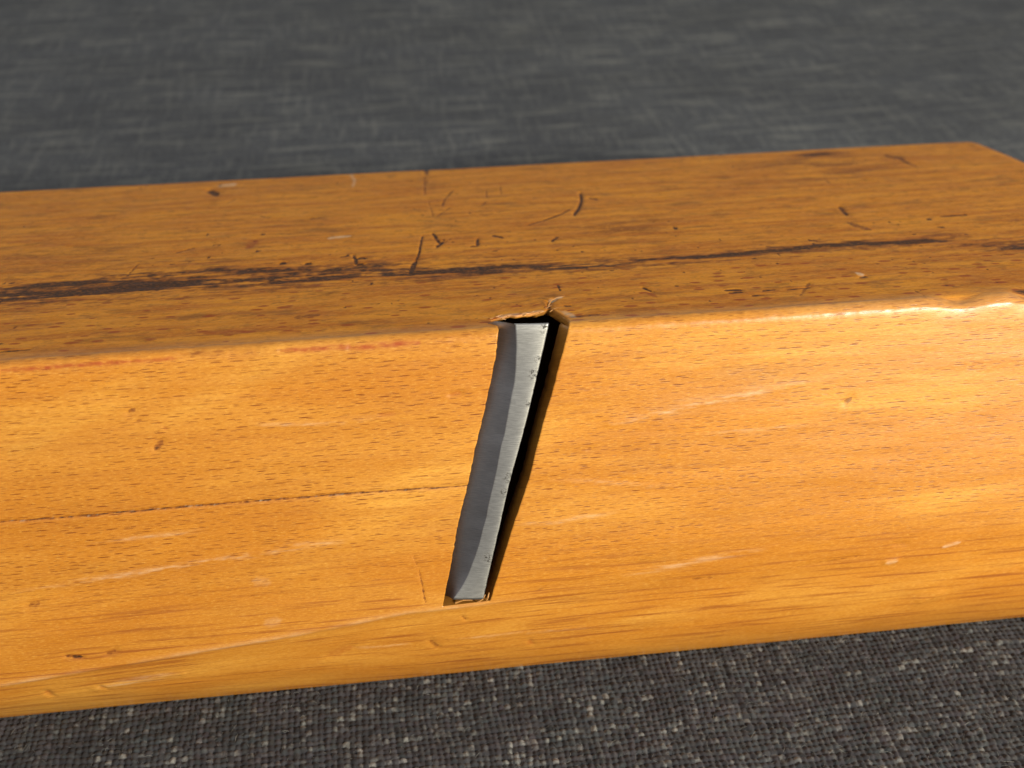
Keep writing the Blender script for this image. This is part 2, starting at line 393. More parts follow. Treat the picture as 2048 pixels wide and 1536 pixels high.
SOLE_MARKS = [
    ('k', 0.28, 1, 0.15, [(-59.8, 30.6), (-51.5, 30.5), (-43.1, 30.6), (-31.7, 30.6), (-20.1, 30.6), (-6.2, 30.4)]),
    ('d', 0.7, 0.28, 0, [(11.7, 30.6), (17.8, 30.8), (27.2, 30.9)]),
    ('d', 0.9, 0.6, 0.12, [(-41.2, 38.4), (-40.5, 39.3)]),
    ('d', 0.7, 0.5, 0.1, [(-43.4, 43.1), (-42.8, 43.5)]),
    ('d', 0.5, 0.45, 0.05, [(-42.8, 41.9), (-42.3, 42.1)]),
    ('r', 0.4, 0.5, 0.05, [(-39.9, 41.2), (-39.7, 40.8)]),
    ('d', 0.8, 0.6, 0.08, [(39.9, 37.7), (40.6, 38.2)]),
    ('d', 0.5, 0.45, 0.05, [(8.4, 34.1), (8.8, 34.1)]),
    ('d', 0.25, 0.7, 0.05, [(-12.6, 19.2), (-12.3, 16.2), (-12.1, 14.2)]),
    ('d', 0.2, 0.5, 0.05, [(-13.2, 21.4), (-12.8, 19.8)]),
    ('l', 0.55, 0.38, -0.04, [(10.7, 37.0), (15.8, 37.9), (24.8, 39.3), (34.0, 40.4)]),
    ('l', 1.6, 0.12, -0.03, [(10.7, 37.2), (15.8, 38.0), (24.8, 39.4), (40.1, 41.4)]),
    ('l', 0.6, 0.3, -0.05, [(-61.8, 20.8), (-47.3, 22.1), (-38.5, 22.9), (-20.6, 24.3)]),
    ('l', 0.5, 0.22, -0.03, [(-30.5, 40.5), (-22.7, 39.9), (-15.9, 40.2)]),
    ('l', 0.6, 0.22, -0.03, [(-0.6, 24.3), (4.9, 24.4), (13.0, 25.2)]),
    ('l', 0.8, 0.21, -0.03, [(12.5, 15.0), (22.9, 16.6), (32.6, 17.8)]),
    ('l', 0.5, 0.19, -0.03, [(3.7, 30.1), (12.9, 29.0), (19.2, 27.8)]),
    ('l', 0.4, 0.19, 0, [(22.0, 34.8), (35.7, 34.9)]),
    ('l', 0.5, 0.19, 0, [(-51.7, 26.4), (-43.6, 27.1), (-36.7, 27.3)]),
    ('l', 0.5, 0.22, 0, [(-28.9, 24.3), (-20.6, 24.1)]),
    ('d', 0.6, 0.8, 0.15, [(-56.0, 11.3), (-54.2, 10.9)]),
    ('d', 0.9, 0.5, 0.12, [(-51.2, 11.0), (-50.2, 11.5)]),
    ('d', 1.0, 0.45, 0.1, [(-58.8, 18.9), (-57.8, 19.3)]),
    ('d', 4, 0.11, 0, [(-55.9, 15.9), (-45.7, 13.6), (-38.7, 12.4)]),
    ('d', 2.5, 0.11, 0, [(-56.7, 17.8), (-50.1, 15.9), (-43.9, 13.6), (-34.0, 11.4)]),
    ('d', 3, 0.12, 0, [(-61.2, 6.4), (-52.9, 6.1), (-45.2, 5.4)]),
    ('r', 0.8, 0.5, 0.2, [(-59.8, 5.1), (-59.7, 4.1)]),
    ('r', 0.7, 0.5, 0.15, [(-53.4, 4.9), (-53.0, 4.3)]),
    ('d', 0.8, 0.4, 0.1, [(-11.8, 6.8), (-10.8, 5.5)]),
    ('d', 0.6, 0.3, 0, [(-10.8, 5.5), (-5.7, 4.3)]),
    ('d', 0.4, 0.5, 0.1, [(-7.6, 11.1), (-7.2, 10.3)]),
    ('r', 0.8, 0.4, 0.1, [(1.1, 4.7), (1.6, 4.0)]),
    ('r', 1.4, 0.3, 0.1, [(-24.7, 6.2), (-22.0, 7.4)]),
    ('l', 0.8, 0.45, -0.15, [(48.3, 13.3), (49.6, 13.5)]),
    ('d', 1.0, 0.3, 0.1, [(49.1, 16.4), (50.4, 16.4)]),
    ('d', 1.6, 0.17, -0.2, [(55.0, 5.5), (57.0, 6.3)]),
    ('d', 0.5, 0.35, 0.05, [(22.3, 13.5), (25.0, 13.5)]),
    ('d', 0.6, 0.3, 0.05, [(36.2, 14.0), (44.2, 14.9)]),
    ('l', 0.5, 0.45, -0.06, [(55.7, 15.2), (58.0, 15.8)]),
    ('l', 1.0, 0.3, -0.1, [(-54.4, 4.4), (-48.2, 5.5), (-43.3, 5.7)]),
    ('l', 0.5, 0.26, 0, [(-22.1, 7.0), (-13.9, 6.6)]),
    ('l', 0.5, 0.22, -0.04, [(-9.4, 6.7), (10.0, 6.4)]),
    ('r', 0.43, 1.0, 0.1, [(-55.8, 49.15), (-50.6, 49.15), (-46.4, 49.15), (-42.2, 49.15)]),
    ('r', 0.58, 1.0, 0.1, [(-45.1, 49.15), (-44.2, 49.15)]),
    ('r', 0.38, 1.0, 0.1, [(-42.2, 49.15), (-37.4, 49.15)]),
    ('d', 1.0, 0.3, 0.05, [(-36.7, 49.4), (-30.5, 49.5), (-28.9, 49.4)]),
    ('r', 0.53, 1.0, 0.1, [(-26.1, 49.25), (-21.8, 49.15), (-18.5, 49.15)]),
    ('r', 0.58, 1.0, 0.1, [(-18.5, 49.05), (-14.1, 49.05), (-10.7, 49.15)]),
    ('r', 0.6, 0.4, 0.1, [(-7.7, 42.4), (-6.6, 42.6)]),
    ('r', 0.5, 0.35, 0.05, [(-15.8, 40.6), (-14.1, 40.7)]),
    ('d', 0.35, 0.4, 0.05, [(-33.6, 17.4), (-32.6, 17.7)]),
    ('l', 1.2, 0.19, 0, [(-32.0, 13.2), (-30.1, 13.7)]),
    ('l', 1.2, 0.15, 0, [(-32.4, 19.8), (-30.7, 19.3)]),
    ('d', 0.7, 0.3, 0.05, [(1.4, 14.1), (2.9, 14.5)]),
    ('d', 0.6, 0.3, 0, [(-29.6, 17.7), (-28.7, 18.0)]),
]

# ------------------------------------------------------------------ the cloth
CLOTH_Z = -5.0
def build_cloth():
    x = np.linspace(-420, 480, 150); y = np.linspace(-300, 620, 150)
    X, Y = np.meshgrid(x, y, indexing='ij')
    Z = CLOTH_Z - 0.5 + 1.6 * fbm(X / 80, Y / 60, 50) * smooth(110, 200, Y)
    V = np.stack([X, Y, Z], -1).reshape(-1, 3)
    ni, nj = X.shape
    idx = np.arange(ni * nj).reshape(ni, nj)
    q = np.stack([idx[:-1, :-1], idx[1:, :-1], idx[1:, 1:], idx[:-1, 1:]], -1).reshape(-1, 4)
    # yarns wander a little, more so toward the right
    S = Y - 10 * smooth(40, 240, X) * (X - 40) / 200 + 3 * fbm(X / 120, Y / 120, 52)
    surf = np.stack([X, S, 0 * X], -1).reshape(-1, 3)
    o = add_obj('cloth', mesh_from('cloth', V, q, {'surf': ('FLOAT_VECTOR', surf)}), BACK)
    o['kind'] = 'structure'
    return o

def build_weave(parent):
    step = 0.15
    x = np.arange(-92, 104, step); y = np.arange(-38, 20, step)
    X, Y = np.meshgrid(x, y, indexing='ij')
    P = 0.82
    A = X / P + 0.55 * fbm(X / 7, Y / 7, 80) + 0.16 * fbm(X / 1.6, Y / 1.6, 81) + 0.02 * Y
    B = Y / P * 1.0 + 0.55 * fbm(X / 7 + 40, Y / 7, 84) + 0.16 * fbm(X / 1.6 + 9, Y / 1.6, 86) - 0.015 * X
    i = np.floor(A); j = np.floor(B); fx = A - i - .5; fy = B - j - .5
    par = np.where((i + j) % 2 == 0, 1.0, -1.0)
    ii = i.astype(int); jj = j.astype(int)
    hw = np.random.default_rng(1).uniform(0.75, 1.15, 4096); hf = np.random.default_rng(2).uniform(0.75, 1.15, 4096)
    # slubs: each yarn thickens and thins along its length
    tw = hw[ii % 4096] + 0.22 * vnoise(ii * 7.31, Y / 3.0, 5)
    tf = hf[jj % 4096] + 0.22 * vnoise(X / 3.0, jj * 5.17, 6)
    zw = 0.30 * tw * np.sqrt(np.clip(1 - (2 * fx / np.clip(tw, .6, 1.3)) ** 2, 0, 1)) + 0.22 * par * np.cos(np.pi * fy)
    zf = 0.30 * tf * np.sqrt(np.clip(1 - (2 * fy / np.clip(tf, .6, 1.3)) ** 2, 0, 1)) - 0.22 * par * np.cos(np.pi * fx)
    top_w = zw > zf
    Z = np.maximum(zw, zf) + 0.16 * fbm(X / 0.5, Y / 0.5, 90, 2) + 0.25 * fbm(X / 22, Y / 22, 95)
    # melange colour: dark yarn with short pale lengths of fibre
    cw = vnoise(ii * 3.77, Y / 0.8 + ii * 13.1, 11) * 0.72 + 0.5 * vnoise(ii * 9.7, Y / 9.0, 12)
    cf = vnoise(X / 0.8 + jj * 11.3, jj * 4.13, 13) * 0.72 + 0.5 * vnoise(X / 9.0, jj * 8.3, 14)
    c = np.where(top_w, cw, cf) + 0.25 * fbm(X / 0.35, Y / 0.35, 18, 2)
    light = 0.10 * smooth(-0.5, 0.6, c) + 0.8 * smooth(0.12, 1.1, c) ** 1.9
    base = 0.036 * (1 + 0.6 * np.where(top_w, vnoise(ii * 1.37, Y / 4, 15), vnoise(X / 4, jj * 2.13, 16)) + 0.35 * fbm(X / 0.4, Y / 0.4, 19, 2))
    tint = np.where(top_w, vnoise(ii * 0.71 + 5, Y / 5, 17), vnoise(X / 5, jj * 0.93, 21))
    R = base * (1.0 + 0.12 * tint) + light * 0.27; G = base * (1.02 - 0.08 * tint) + light * 0.27; Bc = base * (1.18 - 0.05 * tint) + light * 0.24
    col = np.stack([R, G, Bc, np.ones_like(R)], -1).reshape(-1, 4)
    V = np.stack([X, Y, Z + CLOTH_Z], -1).reshape(-1, 3)
    ni, nj = X.shape; idx = np.arange(ni * nj).reshape(ni, nj)
    q = np.stack([idx[:-1, :-1], idx[1:, :-1], idx[1:, 1:], idx[:-1, 1:]], -1).reshape(-1, 4)
    o = add_obj('weave', mesh_from('weave', V, q, {'yarn': ('FLOAT_COLOR', col)}), WEAVE, parent)
    o['kind'] = 'stuff'
    return o

def build_fuzz(parent):
    """loose fibres standing out of the yarns"""
    r = np.random.default_rng(5); N = 5200; K = 5
    p = np.stack([r.uniform(-80, 92, N), r.uniform(-24, 15, N), np.full(N, CLOTH_Z + 0.15)], -1)
    a = r.uniform(0, 2 * np.pi, N); turn = r.uniform(-1.6, 1.6, N); ln = r.uniform(0.5, 1.9, N); up = r.uniform(0.1, 0.55, N)
    pts = []
    for k in range(K):
        t = k / (K - 1); ang = a + turn * t
        q_ = p + np.stack([np.cos(ang) * ln * t, np.sin(ang) * ln * t, up * np.sin(np.pi * min(t * 1.1, 1)) + 0 * ang], -1)
        pts.append(q_)
    P_ = np.stack(pts, 1)
    w = r.uniform(0.014, 0.03, N)
    side_ = np.stack([-np.sin(a), np.cos(a), 0 * a], -1) * w[:, None]
    up_ = np.array([0, 0, 1.0]) * w[:, None]
    V = np.stack([P_ - side_[:, None], P_ + side_[:, None], P_ + 1.6 * up_[:, None]], 2)      # three-sided strands
    idx = np.arange(N * K * 3).reshape(N, K, 3)
    q = np.concatenate([np.stack([idx[:, :-1, s_], idx[:, :-1, (s_ + 1) % 3], idx[:, 1:, (s_ + 1) % 3], idx[:, 1:, s_]], -1).reshape(-1, 4) for s_ in range(3)])
    tone = np.repeat(np.where(r.uniform(0, 1, N) < 0.28, r.uniform(0.18, 0.36, N), r.uniform(0.03, 0.12, N)), K * 3)
    col = np.stack([tone, tone * 0.98, tone * 0.88, np.ones_like(tone)], -1)
    o = add_obj('fuzz', mesh_from('fuzz', V.reshape(-1, 3), q, {'yarn': ('FLOAT_COLOR', col)}), WEAVE, parent)
    o['kind'] = 'stuff'

# ------------------------------------------------------------------ the plane
H = 50.0            # height of the side face; the sole is the face y = 0
D = 83.0            # sole to top of the stock
X0, X1 = -142.0, 102.0
RE = 7.0            # rounding of the ends
XL_Q = [13.3, 15.2, 18, 25.1, 31.1, 35.1, 38.9, 42.7, 46.4, 50, 51, 54.2]
XL_X = [-10.0, -9.65, -9.0, -7.6, -6.0, -5.15, -4.15, -3.25, -2.4, -1.85, -1.9, -2.5]
XR_Q = [13.5, 14.5, 17.4, 24.4, 30.5, 34.5, 38.3, 42.1, 45.8, 49.4, 51, 54]
XR_X = [-3.95, -3.7, -2.9, -0.85, 1.15, 2.15, 3.1, 4.2, 5.1, 6.1, 6.4, 6.1]

def build_body(parent):
    # columns
    dx = 0.17
    left = np.concatenate([np.linspace(X0 + RE, -80, 30), np.arange(-79.8, -4.5, dx)])
    right = np.concatenate([1.5 + np.arange(0, X1 - RE - 1.5, dx), [X1 - RE]])
    NM = 30
    base = np.concatenate([left[:-1], np.linspace(left[-1], 1.5, NM, endpoint=False), right])
    iL = len(left) - 1; iR = iL + NM
    # round the two ends over: extra columns with the section drawn in
    na = 9
    ang = np.linspace(0, math.pi / 2, na + 1)[1:]
    ends_r = X1 - RE + RE * np.sin(ang); ends_l = X0 + RE - RE * np.sin(ang)
    inset = np.concatenate([(RE * (1 - np.cos(ang)))[::-1], np.zeros(len(base)), RE * (1 - np.cos(ang))])
    base = np.concatenate([ends_l[::-1], base, ends_r]); iL += na; iR += na
    nx = len(base)
    k = smooth(-12, 22, base)                 # 0 left: crisp lower arris, 1 right: soft worn roll
    zr = np.where(base < -10, 13.1 + (base + 10) * 0.096, 13.1)
    zr = np.clip(zr, 6, 13.1)
    r = 1.15 + 0.25 * smooth(12, 50, base)
    rows_y, rows_z, rows_q, ny_, nz_ = [], [], [], [], []
    def add(y, z, q, a, b):
        rows_y.append(np.broadcast_to(y, nx) * 1.0); rows_z.append(np.broadcast_to(z, nx) * 1.0); rows_q.append(np.broadcast_to(q, nx) * 1.0)
        l = np.hypot(a, b); ny_.append(np.broadcast_to(a / l, nx)); nz_.append(np.broadcast_to(b / l, nx))
    for t in np.array([0, .3, .6, .745, .765, .785, .81, .9]):
        yb = D - 4 + t * (8.5 - D + 4); add(yb, -3.0 + 15.3 * smooth(22, 25, yb), -70 + t * 60, 0, -1)
    nb = 84
    yb0 = k * 1.0                              # the sole leans back a little where it is worn
    P0 = (yb0, zr); P1 = (yb0 + 1.75 * (1 - k) + 0.9 * k, zr - 4.2); P2 = (2.5 - 0.2 * k, 2.3 + 0 * k); P3 = (7.5 + 0 * k, -3.0 + 0 * k)
    for t in np.linspace(1, 0, nb + 1)[:-1]:
        w = ((1 - t) ** 3, 3 * t * (1 - t) ** 2, 3 * t * t * (1 - t), t ** 3)
        dw = (-3 * (1 - t) ** 2, 3 * (1 - t) ** 2 - 6 * t * (1 - t), 6 * t * (1 - t) - 3 * t * t, 3 * t * t)
        y = sum(a * p[0] for a, p in zip(w, (P0, P1, P2, P3))); z = sum(a * p[1] for a, p in zip(w, (P0, P1, P2, P3)))
        ty = sum(a * p[0] for a, p in zip(dw, (P0, P1, P2, P3))); tz = sum(a * p[1] for a, p in zip(dw, (P0, P1, P2, P3)))
        add(y, z, zr - 15.5 * t, tz, -ty)
    jS = len(rows_y)
    ns = 215
    for t in np.linspace(0, 1, ns + 1):
        z = zr + (H - r - zr) * t
        off = k * 1.0 * (np.clip(22.5 - z, 0, None) / 9.4) ** 2
        sl = k * 2.0 * np.clip(22.5 - z, 0, None) / 9.4 ** 2
        add(off, z, z, -1 + 0 * z, -sl)
    for a in np.linspace(0, math.pi / 2, 12)[1:]:
        add(r - r * np.cos(a), H - r + r * np.sin(a), H - r + 1.3 * r * a / (math.pi / 2) * 1.2, -math.cos(a), math.sin(a))
    u = np.linspace(0, 1, 232)[1:]
    jE = len(rows_y)
    for t in u:
        y = r + (D - 3.2 - r) * (t * (0.62 + 0.38 * t))
        add(y, H, H + y, 0 * y, 1 + 0 * y)
    for a in np.linspace(0, math.pi / 2, 10)[1:]:
        add(D - 3.2 + 3.2 * math.sin(a), H - 3.2 + 3.2 * math.cos(a), H + D - 3.2 + 5 * a / 1.57, math.sin(a), math.cos(a))
    for t in np.linspace(0, 1, 8)[1:]:
        add(D, H - 3.2 + t * (-H + 17.5), H + D + 2 + 40 * t, 1, 0)
    add(D - 3.9, 12.3, H + D + 45, 0, -1)
    Y = np.array(rows_y).T; Z = np.array(rows_z).T; Q = np.array(rows_q).T
    NY = np.array(ny_).T.copy(); NZ = np.array(nz_).T.copy()
    nr = Y.shape[1]
    # columns bend so that they run along the two long sides of the mouth
    wgt = 1 - smooth(0, 26, np.maximum(base[iL] - base, base - base[iR]))
    wgt = wgt[:, None]
    jag = 0.05 * vnoise(Q / 0.5, 0 * Q + 2, 31)
    sL = np.interp(Q, XL_Q, XL_X) + jag - base[iL]; sR = np.interp(Q, XR_Q, XR_X) + 0.04 * vnoise(Q / 0.9, 0 * Q + 9, 33) - base[iR]
    f = np.clip((base - base[iL]) / (base[iR] - base[iL]), 0, 1)[:, None]
    mid = 1 - smooth(0, 25, np.maximum(13 - Q, Q - 54))
    X = base[:, None] + (sL * (1 - f) + sR * f) * wgt * mid
    # draw the ends in
    ymid, zmid = D / 2, H / 2
    Y = Y - inset[:, None] * NY; Z = Z - inset[:, None] * NZ
    # rows: the ragged upper rim of the mouth on the side face
    jT = jE + int(np.argmin(np.abs(Y[iL, jE:jE + 60] - 4.2)))
    rim = np.interp(X[:, jT], [-3.5, -2.5, -0.7, 1.5, 3.2, 4.2, 4.9, 5.5, 6.2, 7.5], [4.0, 4.1, 4.2, 4.7, 4.7, 6.0, 6.9, 4.8, 2.6, 3.4])
    rim = rim + 0.7 * fbm(X[:, jT] / 1.1, X[:, jT] * 0 + 3, 44)
    near = np.exp(-np.clip(np.maximum(-3.0 - X[:, jT], X[:, jT] - 6.7), 0, None) ** 2 / 4.0)
    dlt = (rim - Y[:, jT]) * near
    yy = Y[:, jE:]
    y0 = Y[:, jE][:, None]; yT = Y[:, jT][:, None]
    fall = np.where(yy <= yT, np.clip((yy - y0) / (yT - y0 + 1e-6), 0, 1), np.exp(-((yy - yT) / 5.0) ** 2))
    Y[:, jE:] = yy + dlt[:, None] * fall * (np.abs(Z[:, jE:] - H) < 3.5)
    jB = jS + 2
    # ---- relief and wear
    n = np.zeros_like(X)
    dirt = np.zeros_like(X); red = np.zeros_like(X); pale = np.zeros_like(X)
    isside = (np.arange(nr) >= jE)[None, :] & (Z > H - 3.5)
    issole = (np.arange(nr) < jE + 2)[None, :] & (np.arange(nr) > 8)[None, :]
    for marks, mask, C2, ys in ((SIDE_MARKS, isside, Y, 0.5), (SOLE_MARKS, issole, Z, 1.0)):
        for kind, w, s, d, pts in marks:
            px = [p[0] for p in pts]; py = [p[1] for p in pts]
            m = 2.2 * w + 0.5
            sel = mask & (X > min(px) - m) & (X < max(px) + m) & (C2 > min(py) - m / ys) & (C2 < max(py) + m / ys)
            if not sel.any(): continue
            sx, sy = X[sel], C2[sel]
            wob = 0.25 * w * fbm(sx / (w * 2 + .3), sy / (w * 2 + .3), 120 + len(pts))
            dist, par = polydist(sx + wob, (sy + wob) * ys, [(a, b * ys) for a, b in pts])
            taper = np.clip(np.minimum(par, 1 - par) * 6 + 0.45, 0, 1)
            long_ = max(px) - min(px) > 6
            if kind == 'd' and long_ and ys < 1 and w >= 0.6:        # ground-in streaks along the grain, feathered
                if w < 2: fz = np.exp(-(dist / (0.95 * w * taper)) ** 2) * np.clip(0.62 + 1.1 * fbm(sx / 5, sy / 0.55, 140) + 0.4 * fbm(sx / 1.5, sy / 0.3, 150), 0, 1)
                else: fz = np.exp(-(dist / (0.55 * w)) ** 2) * np.clip(0.6 + 1.0 * fbm(sx / 7, sy / 0.8, 145), 0, 1)
            elif kind == 'l' and long_:                               # planing ridges with their glint put into the colour, broken up
                fz = np.exp(-(dist / (0.55 * w * taper)) ** 2) * np.clip(0.35 + 1.2 * fbm(sx / 4, sy / 0.22, 160) + 0.5 * fbm(sx / 1.0, sy / 0.15, 165), 0, 1) * np.clip(np.minimum(par, 1 - par) * 4, 0, 1)
            elif w < 2: fz = np.exp(-(dist / (0.5 * w * taper)) ** 3) * np.clip(0.8 + 0.6 * fbm(sx / 0.5, sy / 0.5, 170), 0, 1)
            else: fz = np.exp(-(dist / (0.55 * w)) ** 2)
            val = fz * s * (1.7 if kind == 'l' and long_ else 1.25 if ys < 1 and w < 2 else 0.75 if ys < 1 else 1.0)
            if kind in 'dk': dirt[sel] = np.maximum(dirt[sel], val * (0.8 if kind == 'k' else 1)) if w < 2 else dirt[sel] + val * (1 - dirt[sel])
            elif kind == 'r': red[sel] = np.maximum(red[sel], val)
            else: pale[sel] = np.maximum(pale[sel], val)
            if kind == 'k': pale[sel] = np.maximum(pale[sel], 0.45 * fz * smooth(0.2, 0.7, fbm(sx / 0.5, sy / 0.15, 7)))
            n[sel] -= d * np.exp(-(dist / (0.6 * w)) ** 2)
    # old ground-in stain along the rebate line of the side, feathered into the grain
    cx = [-80, -62.6, -47.7, -35.1, -25.4, -15.5, -5.9, 4.3, 17.3, 27.3, 34.4, 49.1, 63.1, 71, 100]
    yc = np.interp(X, cx, [22.5, 23.8, 25.2, 26.2, 26.4, 25.2, 22.6, 23.2, 22.0, 21.7, 22.4, 23.8, 23.3, 19, 18]) + 1.3 * fbm(X / 14, Y * 0, 201)
    amp = np.interp(X, cx, [.95, .95, .9, .85, .8, .8, .9, .95, .95, .85, .8, .75, .8, .8, .7])
    wid = np.interp(X, cx, [7, 7, 8, 9, 9, 8, 7, 5.5, 4.5, 4.0, 4.5, 5, 5, 5, 5])
    e = np.exp(-((Y - yc) / wid) ** 2)
    s1 = fbm(X / 11, Y / 0.9, 205, 4); s2 = fbm(X / 3.0, Y / 0.5, 215, 3); s3 = fbm(X / 0.9, Y / 0.8, 225, 2)
    core = np.exp(-((Y - yc - 2.2 * fbm(X / 11, Y * 0, 231)) / (0.20 * wid)) ** 2) + 0.7 * np.exp(-((Y - yc - 3.6 - 1.5 * fbm(X / 13, Y * 0, 237)) / (0.14 * wid)) ** 2) * (1 - smooth(-22, -8, X))
    st = amp * (e * np.clip(0.34 + 0.55 * s1 + 0.35 * s2 + 0.25 * s3, 0, 1) + core * np.clip(0.46 + 0.6 * s1 + 0.4 * s2 + 0.25 * s3, 0, 1))
    def patch(x0, y0, wx, wy, a): return a * np.exp(-((X - x0) / wx) ** 2 - ((Y - y0) / wy) ** 2) * np.clip(0.7 + 1.0 * fbm(X / 8, Y / 2.2, 240) + 0.4 * s2, 0, 1)
    st = st + patch(22, 38, 16, 7, .38) + patch(62, 66, 22, 12, .42) + patch(-62, 40, 22, 9, .30) + patch(-30, 72, 26, 7, .26) + patch(75, 30, 14, 8, .3) + patch(64, 76, 5, 2.5, .6)
    # scattered small nicks
    nick = smooth(0.62, 0.80, fbm(X / 0.8, Y / 1.3, 250, 2)) * smooth(-0.1, 0.35, fbm(X / 9, Y / 14, 255, 2)) * 0.75
    on = isside * smooth(1.5, 5, Y)
    dirt = np.maximum(dirt, on * np.clip(st, 0, 1)); dirt = np.maximum(dirt, on * nick); n -= on * nick * 0.06
    # slight unevenness of a hand-worked surface
    n += 0.10 * fbm(X / 26, Q / 7, 60) + 0.022 * fbm(X / 5, Q / 1.2, 63)
    # the side dips toward an old rebate line about 24 mm from the sole
    Z -= isside * 0.55 * np.clip(1 - np.abs(Y - 24) / np.where(Y < 24, 24, 45), 0, 1)
    # bruised, chipped arris on the right
    arr = np.exp(-((Q - 50.3) / 1.5) ** 2)
    n -= arr * (0.75 * np.exp(-((X - 53) / 2.6) ** 2) + 0.9 * np.exp(-((X - 62) / 2.2) ** 2) + 0.12 * np.clip(fbm(X / 3, Q * 0, 66), 0, 1) + 0.05 * fbm(X / 0.9, Q / 0.8, 68))
    dirt = np.maximum(dirt, 0.9 * np.exp(-((X - 61.5) / 1.6) ** 2 - ((Q - 51.6) / 0.7) ** 2))
    pale = np.maximum(pale, 0.12 * smooth(24, 38, X) * np.exp(-((Q - 49.6) / 1.1) ** 2))  # faint pale band: glare of the rounded edge painted in
    # slightly raised, paler lower arris on the left
    n += 0.10 * (1 - smooth(-12, 4, X)) * np.exp(-((Q - zr[:, None]) / 0.5) ** 2)
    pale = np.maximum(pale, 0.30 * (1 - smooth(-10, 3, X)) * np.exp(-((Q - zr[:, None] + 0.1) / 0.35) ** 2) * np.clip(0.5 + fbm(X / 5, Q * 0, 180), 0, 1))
    n *= (inset[:, None] == 0)
    Y = Y + NY * n; Z = Z + NZ * n
    V = np.stack([X, Y, Z], -1).reshape(-1, 3)
    idx = np.arange(nx * nr).reshape(nx, nr)
    keep = np.ones((nx - 1, nr - 1), bool); keep[iL:iR, jB:jT] = False
    q = np.stack([idx[:-1, :-1], idx[1:, :-1], idx[1:, 1:], idx[:-1, 1:]], -1)[keep]
    closing = np.stack([idx[:-1, -1], idx[1:, -1], idx[1:, 0], idx[:-1, 0]], -1)
    q = np.concatenate([q, closing])
    caps = [idx[0, :].tolist(), idx[-1, ::-1].tolist()]
    # ---- throat: walls run in from the rim
    loop = ([(i, jB) for i in range(iL, iR)] + [(iR, j) for j in range(jB, jT)] + [(i, jT) for i in range(iR, iL, -1)] + [(iL, j) for j in range(jT, jB, -1)])
    tag = (['b'] * (iR - iL) + ['r'] * (jT - jB) + ['t'] * (iR - iL) + ['l'] * (jT - jB))
    ring0 = np.array([idx[a, b] for a, b in loop])
    P = V[ring0]
    nv = len(V); extra = []; rings = [ring0]
    dirs = {'b': (-0.35, 0.94, 0.0), 'r': (-0.24, 0.97, 0.0), 't': (-0.35, 0.94, 0.0), 'l': (-0.72, 0.69, 0.0)}
    dv = np.array([dirs[t] for t in tag])
    for s_ in range(6): dv = (np.roll(dv, 1, 0) + dv * 2 + np.roll(dv, -1, 0)) / 4
    prev = P
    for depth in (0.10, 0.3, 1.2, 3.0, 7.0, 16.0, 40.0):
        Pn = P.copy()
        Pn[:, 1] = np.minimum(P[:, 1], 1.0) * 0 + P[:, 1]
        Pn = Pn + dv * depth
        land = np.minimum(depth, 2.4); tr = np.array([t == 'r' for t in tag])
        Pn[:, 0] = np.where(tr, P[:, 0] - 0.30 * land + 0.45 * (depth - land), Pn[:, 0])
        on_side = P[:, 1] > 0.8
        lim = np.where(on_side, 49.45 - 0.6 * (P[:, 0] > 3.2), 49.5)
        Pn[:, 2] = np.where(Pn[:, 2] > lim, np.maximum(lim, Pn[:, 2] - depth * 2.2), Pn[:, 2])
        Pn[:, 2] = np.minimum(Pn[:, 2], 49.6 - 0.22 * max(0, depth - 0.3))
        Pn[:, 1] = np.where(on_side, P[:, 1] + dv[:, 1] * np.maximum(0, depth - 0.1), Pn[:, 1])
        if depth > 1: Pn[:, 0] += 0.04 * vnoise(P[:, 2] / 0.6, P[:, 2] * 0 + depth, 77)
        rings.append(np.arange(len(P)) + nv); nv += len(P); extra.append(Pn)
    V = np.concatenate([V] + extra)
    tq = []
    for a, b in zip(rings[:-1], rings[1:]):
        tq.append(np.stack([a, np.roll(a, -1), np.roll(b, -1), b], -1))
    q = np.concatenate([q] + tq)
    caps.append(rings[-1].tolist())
    ne = len(V) - nx * nr
    surf = np.stack([X, Q, 0 * X], -1).reshape(-1, 3)
    esurf = np.concatenate([np.stack([e[:, 0], e[:, 2] + e[:, 1] * 0.5, 0 * e[:, 0]], -1) for e in extra])
    side = (smooth(49.4, 54.0, Q)).ravel()
    flecks = (smooth(50.2, 51.5, Q) * (1 - smooth(66, 84, Q)) * 1.0).ravel()
    pf = smooth(12, 24, Q).ravel(); gr = (1 - smooth(12, 24, Q)).ravel()
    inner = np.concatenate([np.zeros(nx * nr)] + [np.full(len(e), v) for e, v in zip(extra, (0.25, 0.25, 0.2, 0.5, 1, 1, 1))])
    z_ = np.zeros(ne)
    bur = (smooth(18, 34, X) * np.exp(-((Q - 50.0) / 1.4) ** 2)).ravel()
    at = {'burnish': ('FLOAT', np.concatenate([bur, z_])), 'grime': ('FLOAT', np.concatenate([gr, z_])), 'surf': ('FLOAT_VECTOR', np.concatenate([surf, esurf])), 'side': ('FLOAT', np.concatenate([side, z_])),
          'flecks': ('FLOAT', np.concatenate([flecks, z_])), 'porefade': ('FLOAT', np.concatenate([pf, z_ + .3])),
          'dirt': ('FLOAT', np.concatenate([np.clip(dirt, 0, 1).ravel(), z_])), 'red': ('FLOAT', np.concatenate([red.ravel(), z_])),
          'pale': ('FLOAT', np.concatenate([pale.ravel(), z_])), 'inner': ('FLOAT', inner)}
    return add_obj('body', mesh_from('body', V, q, at, True, caps), WOOD, parent)

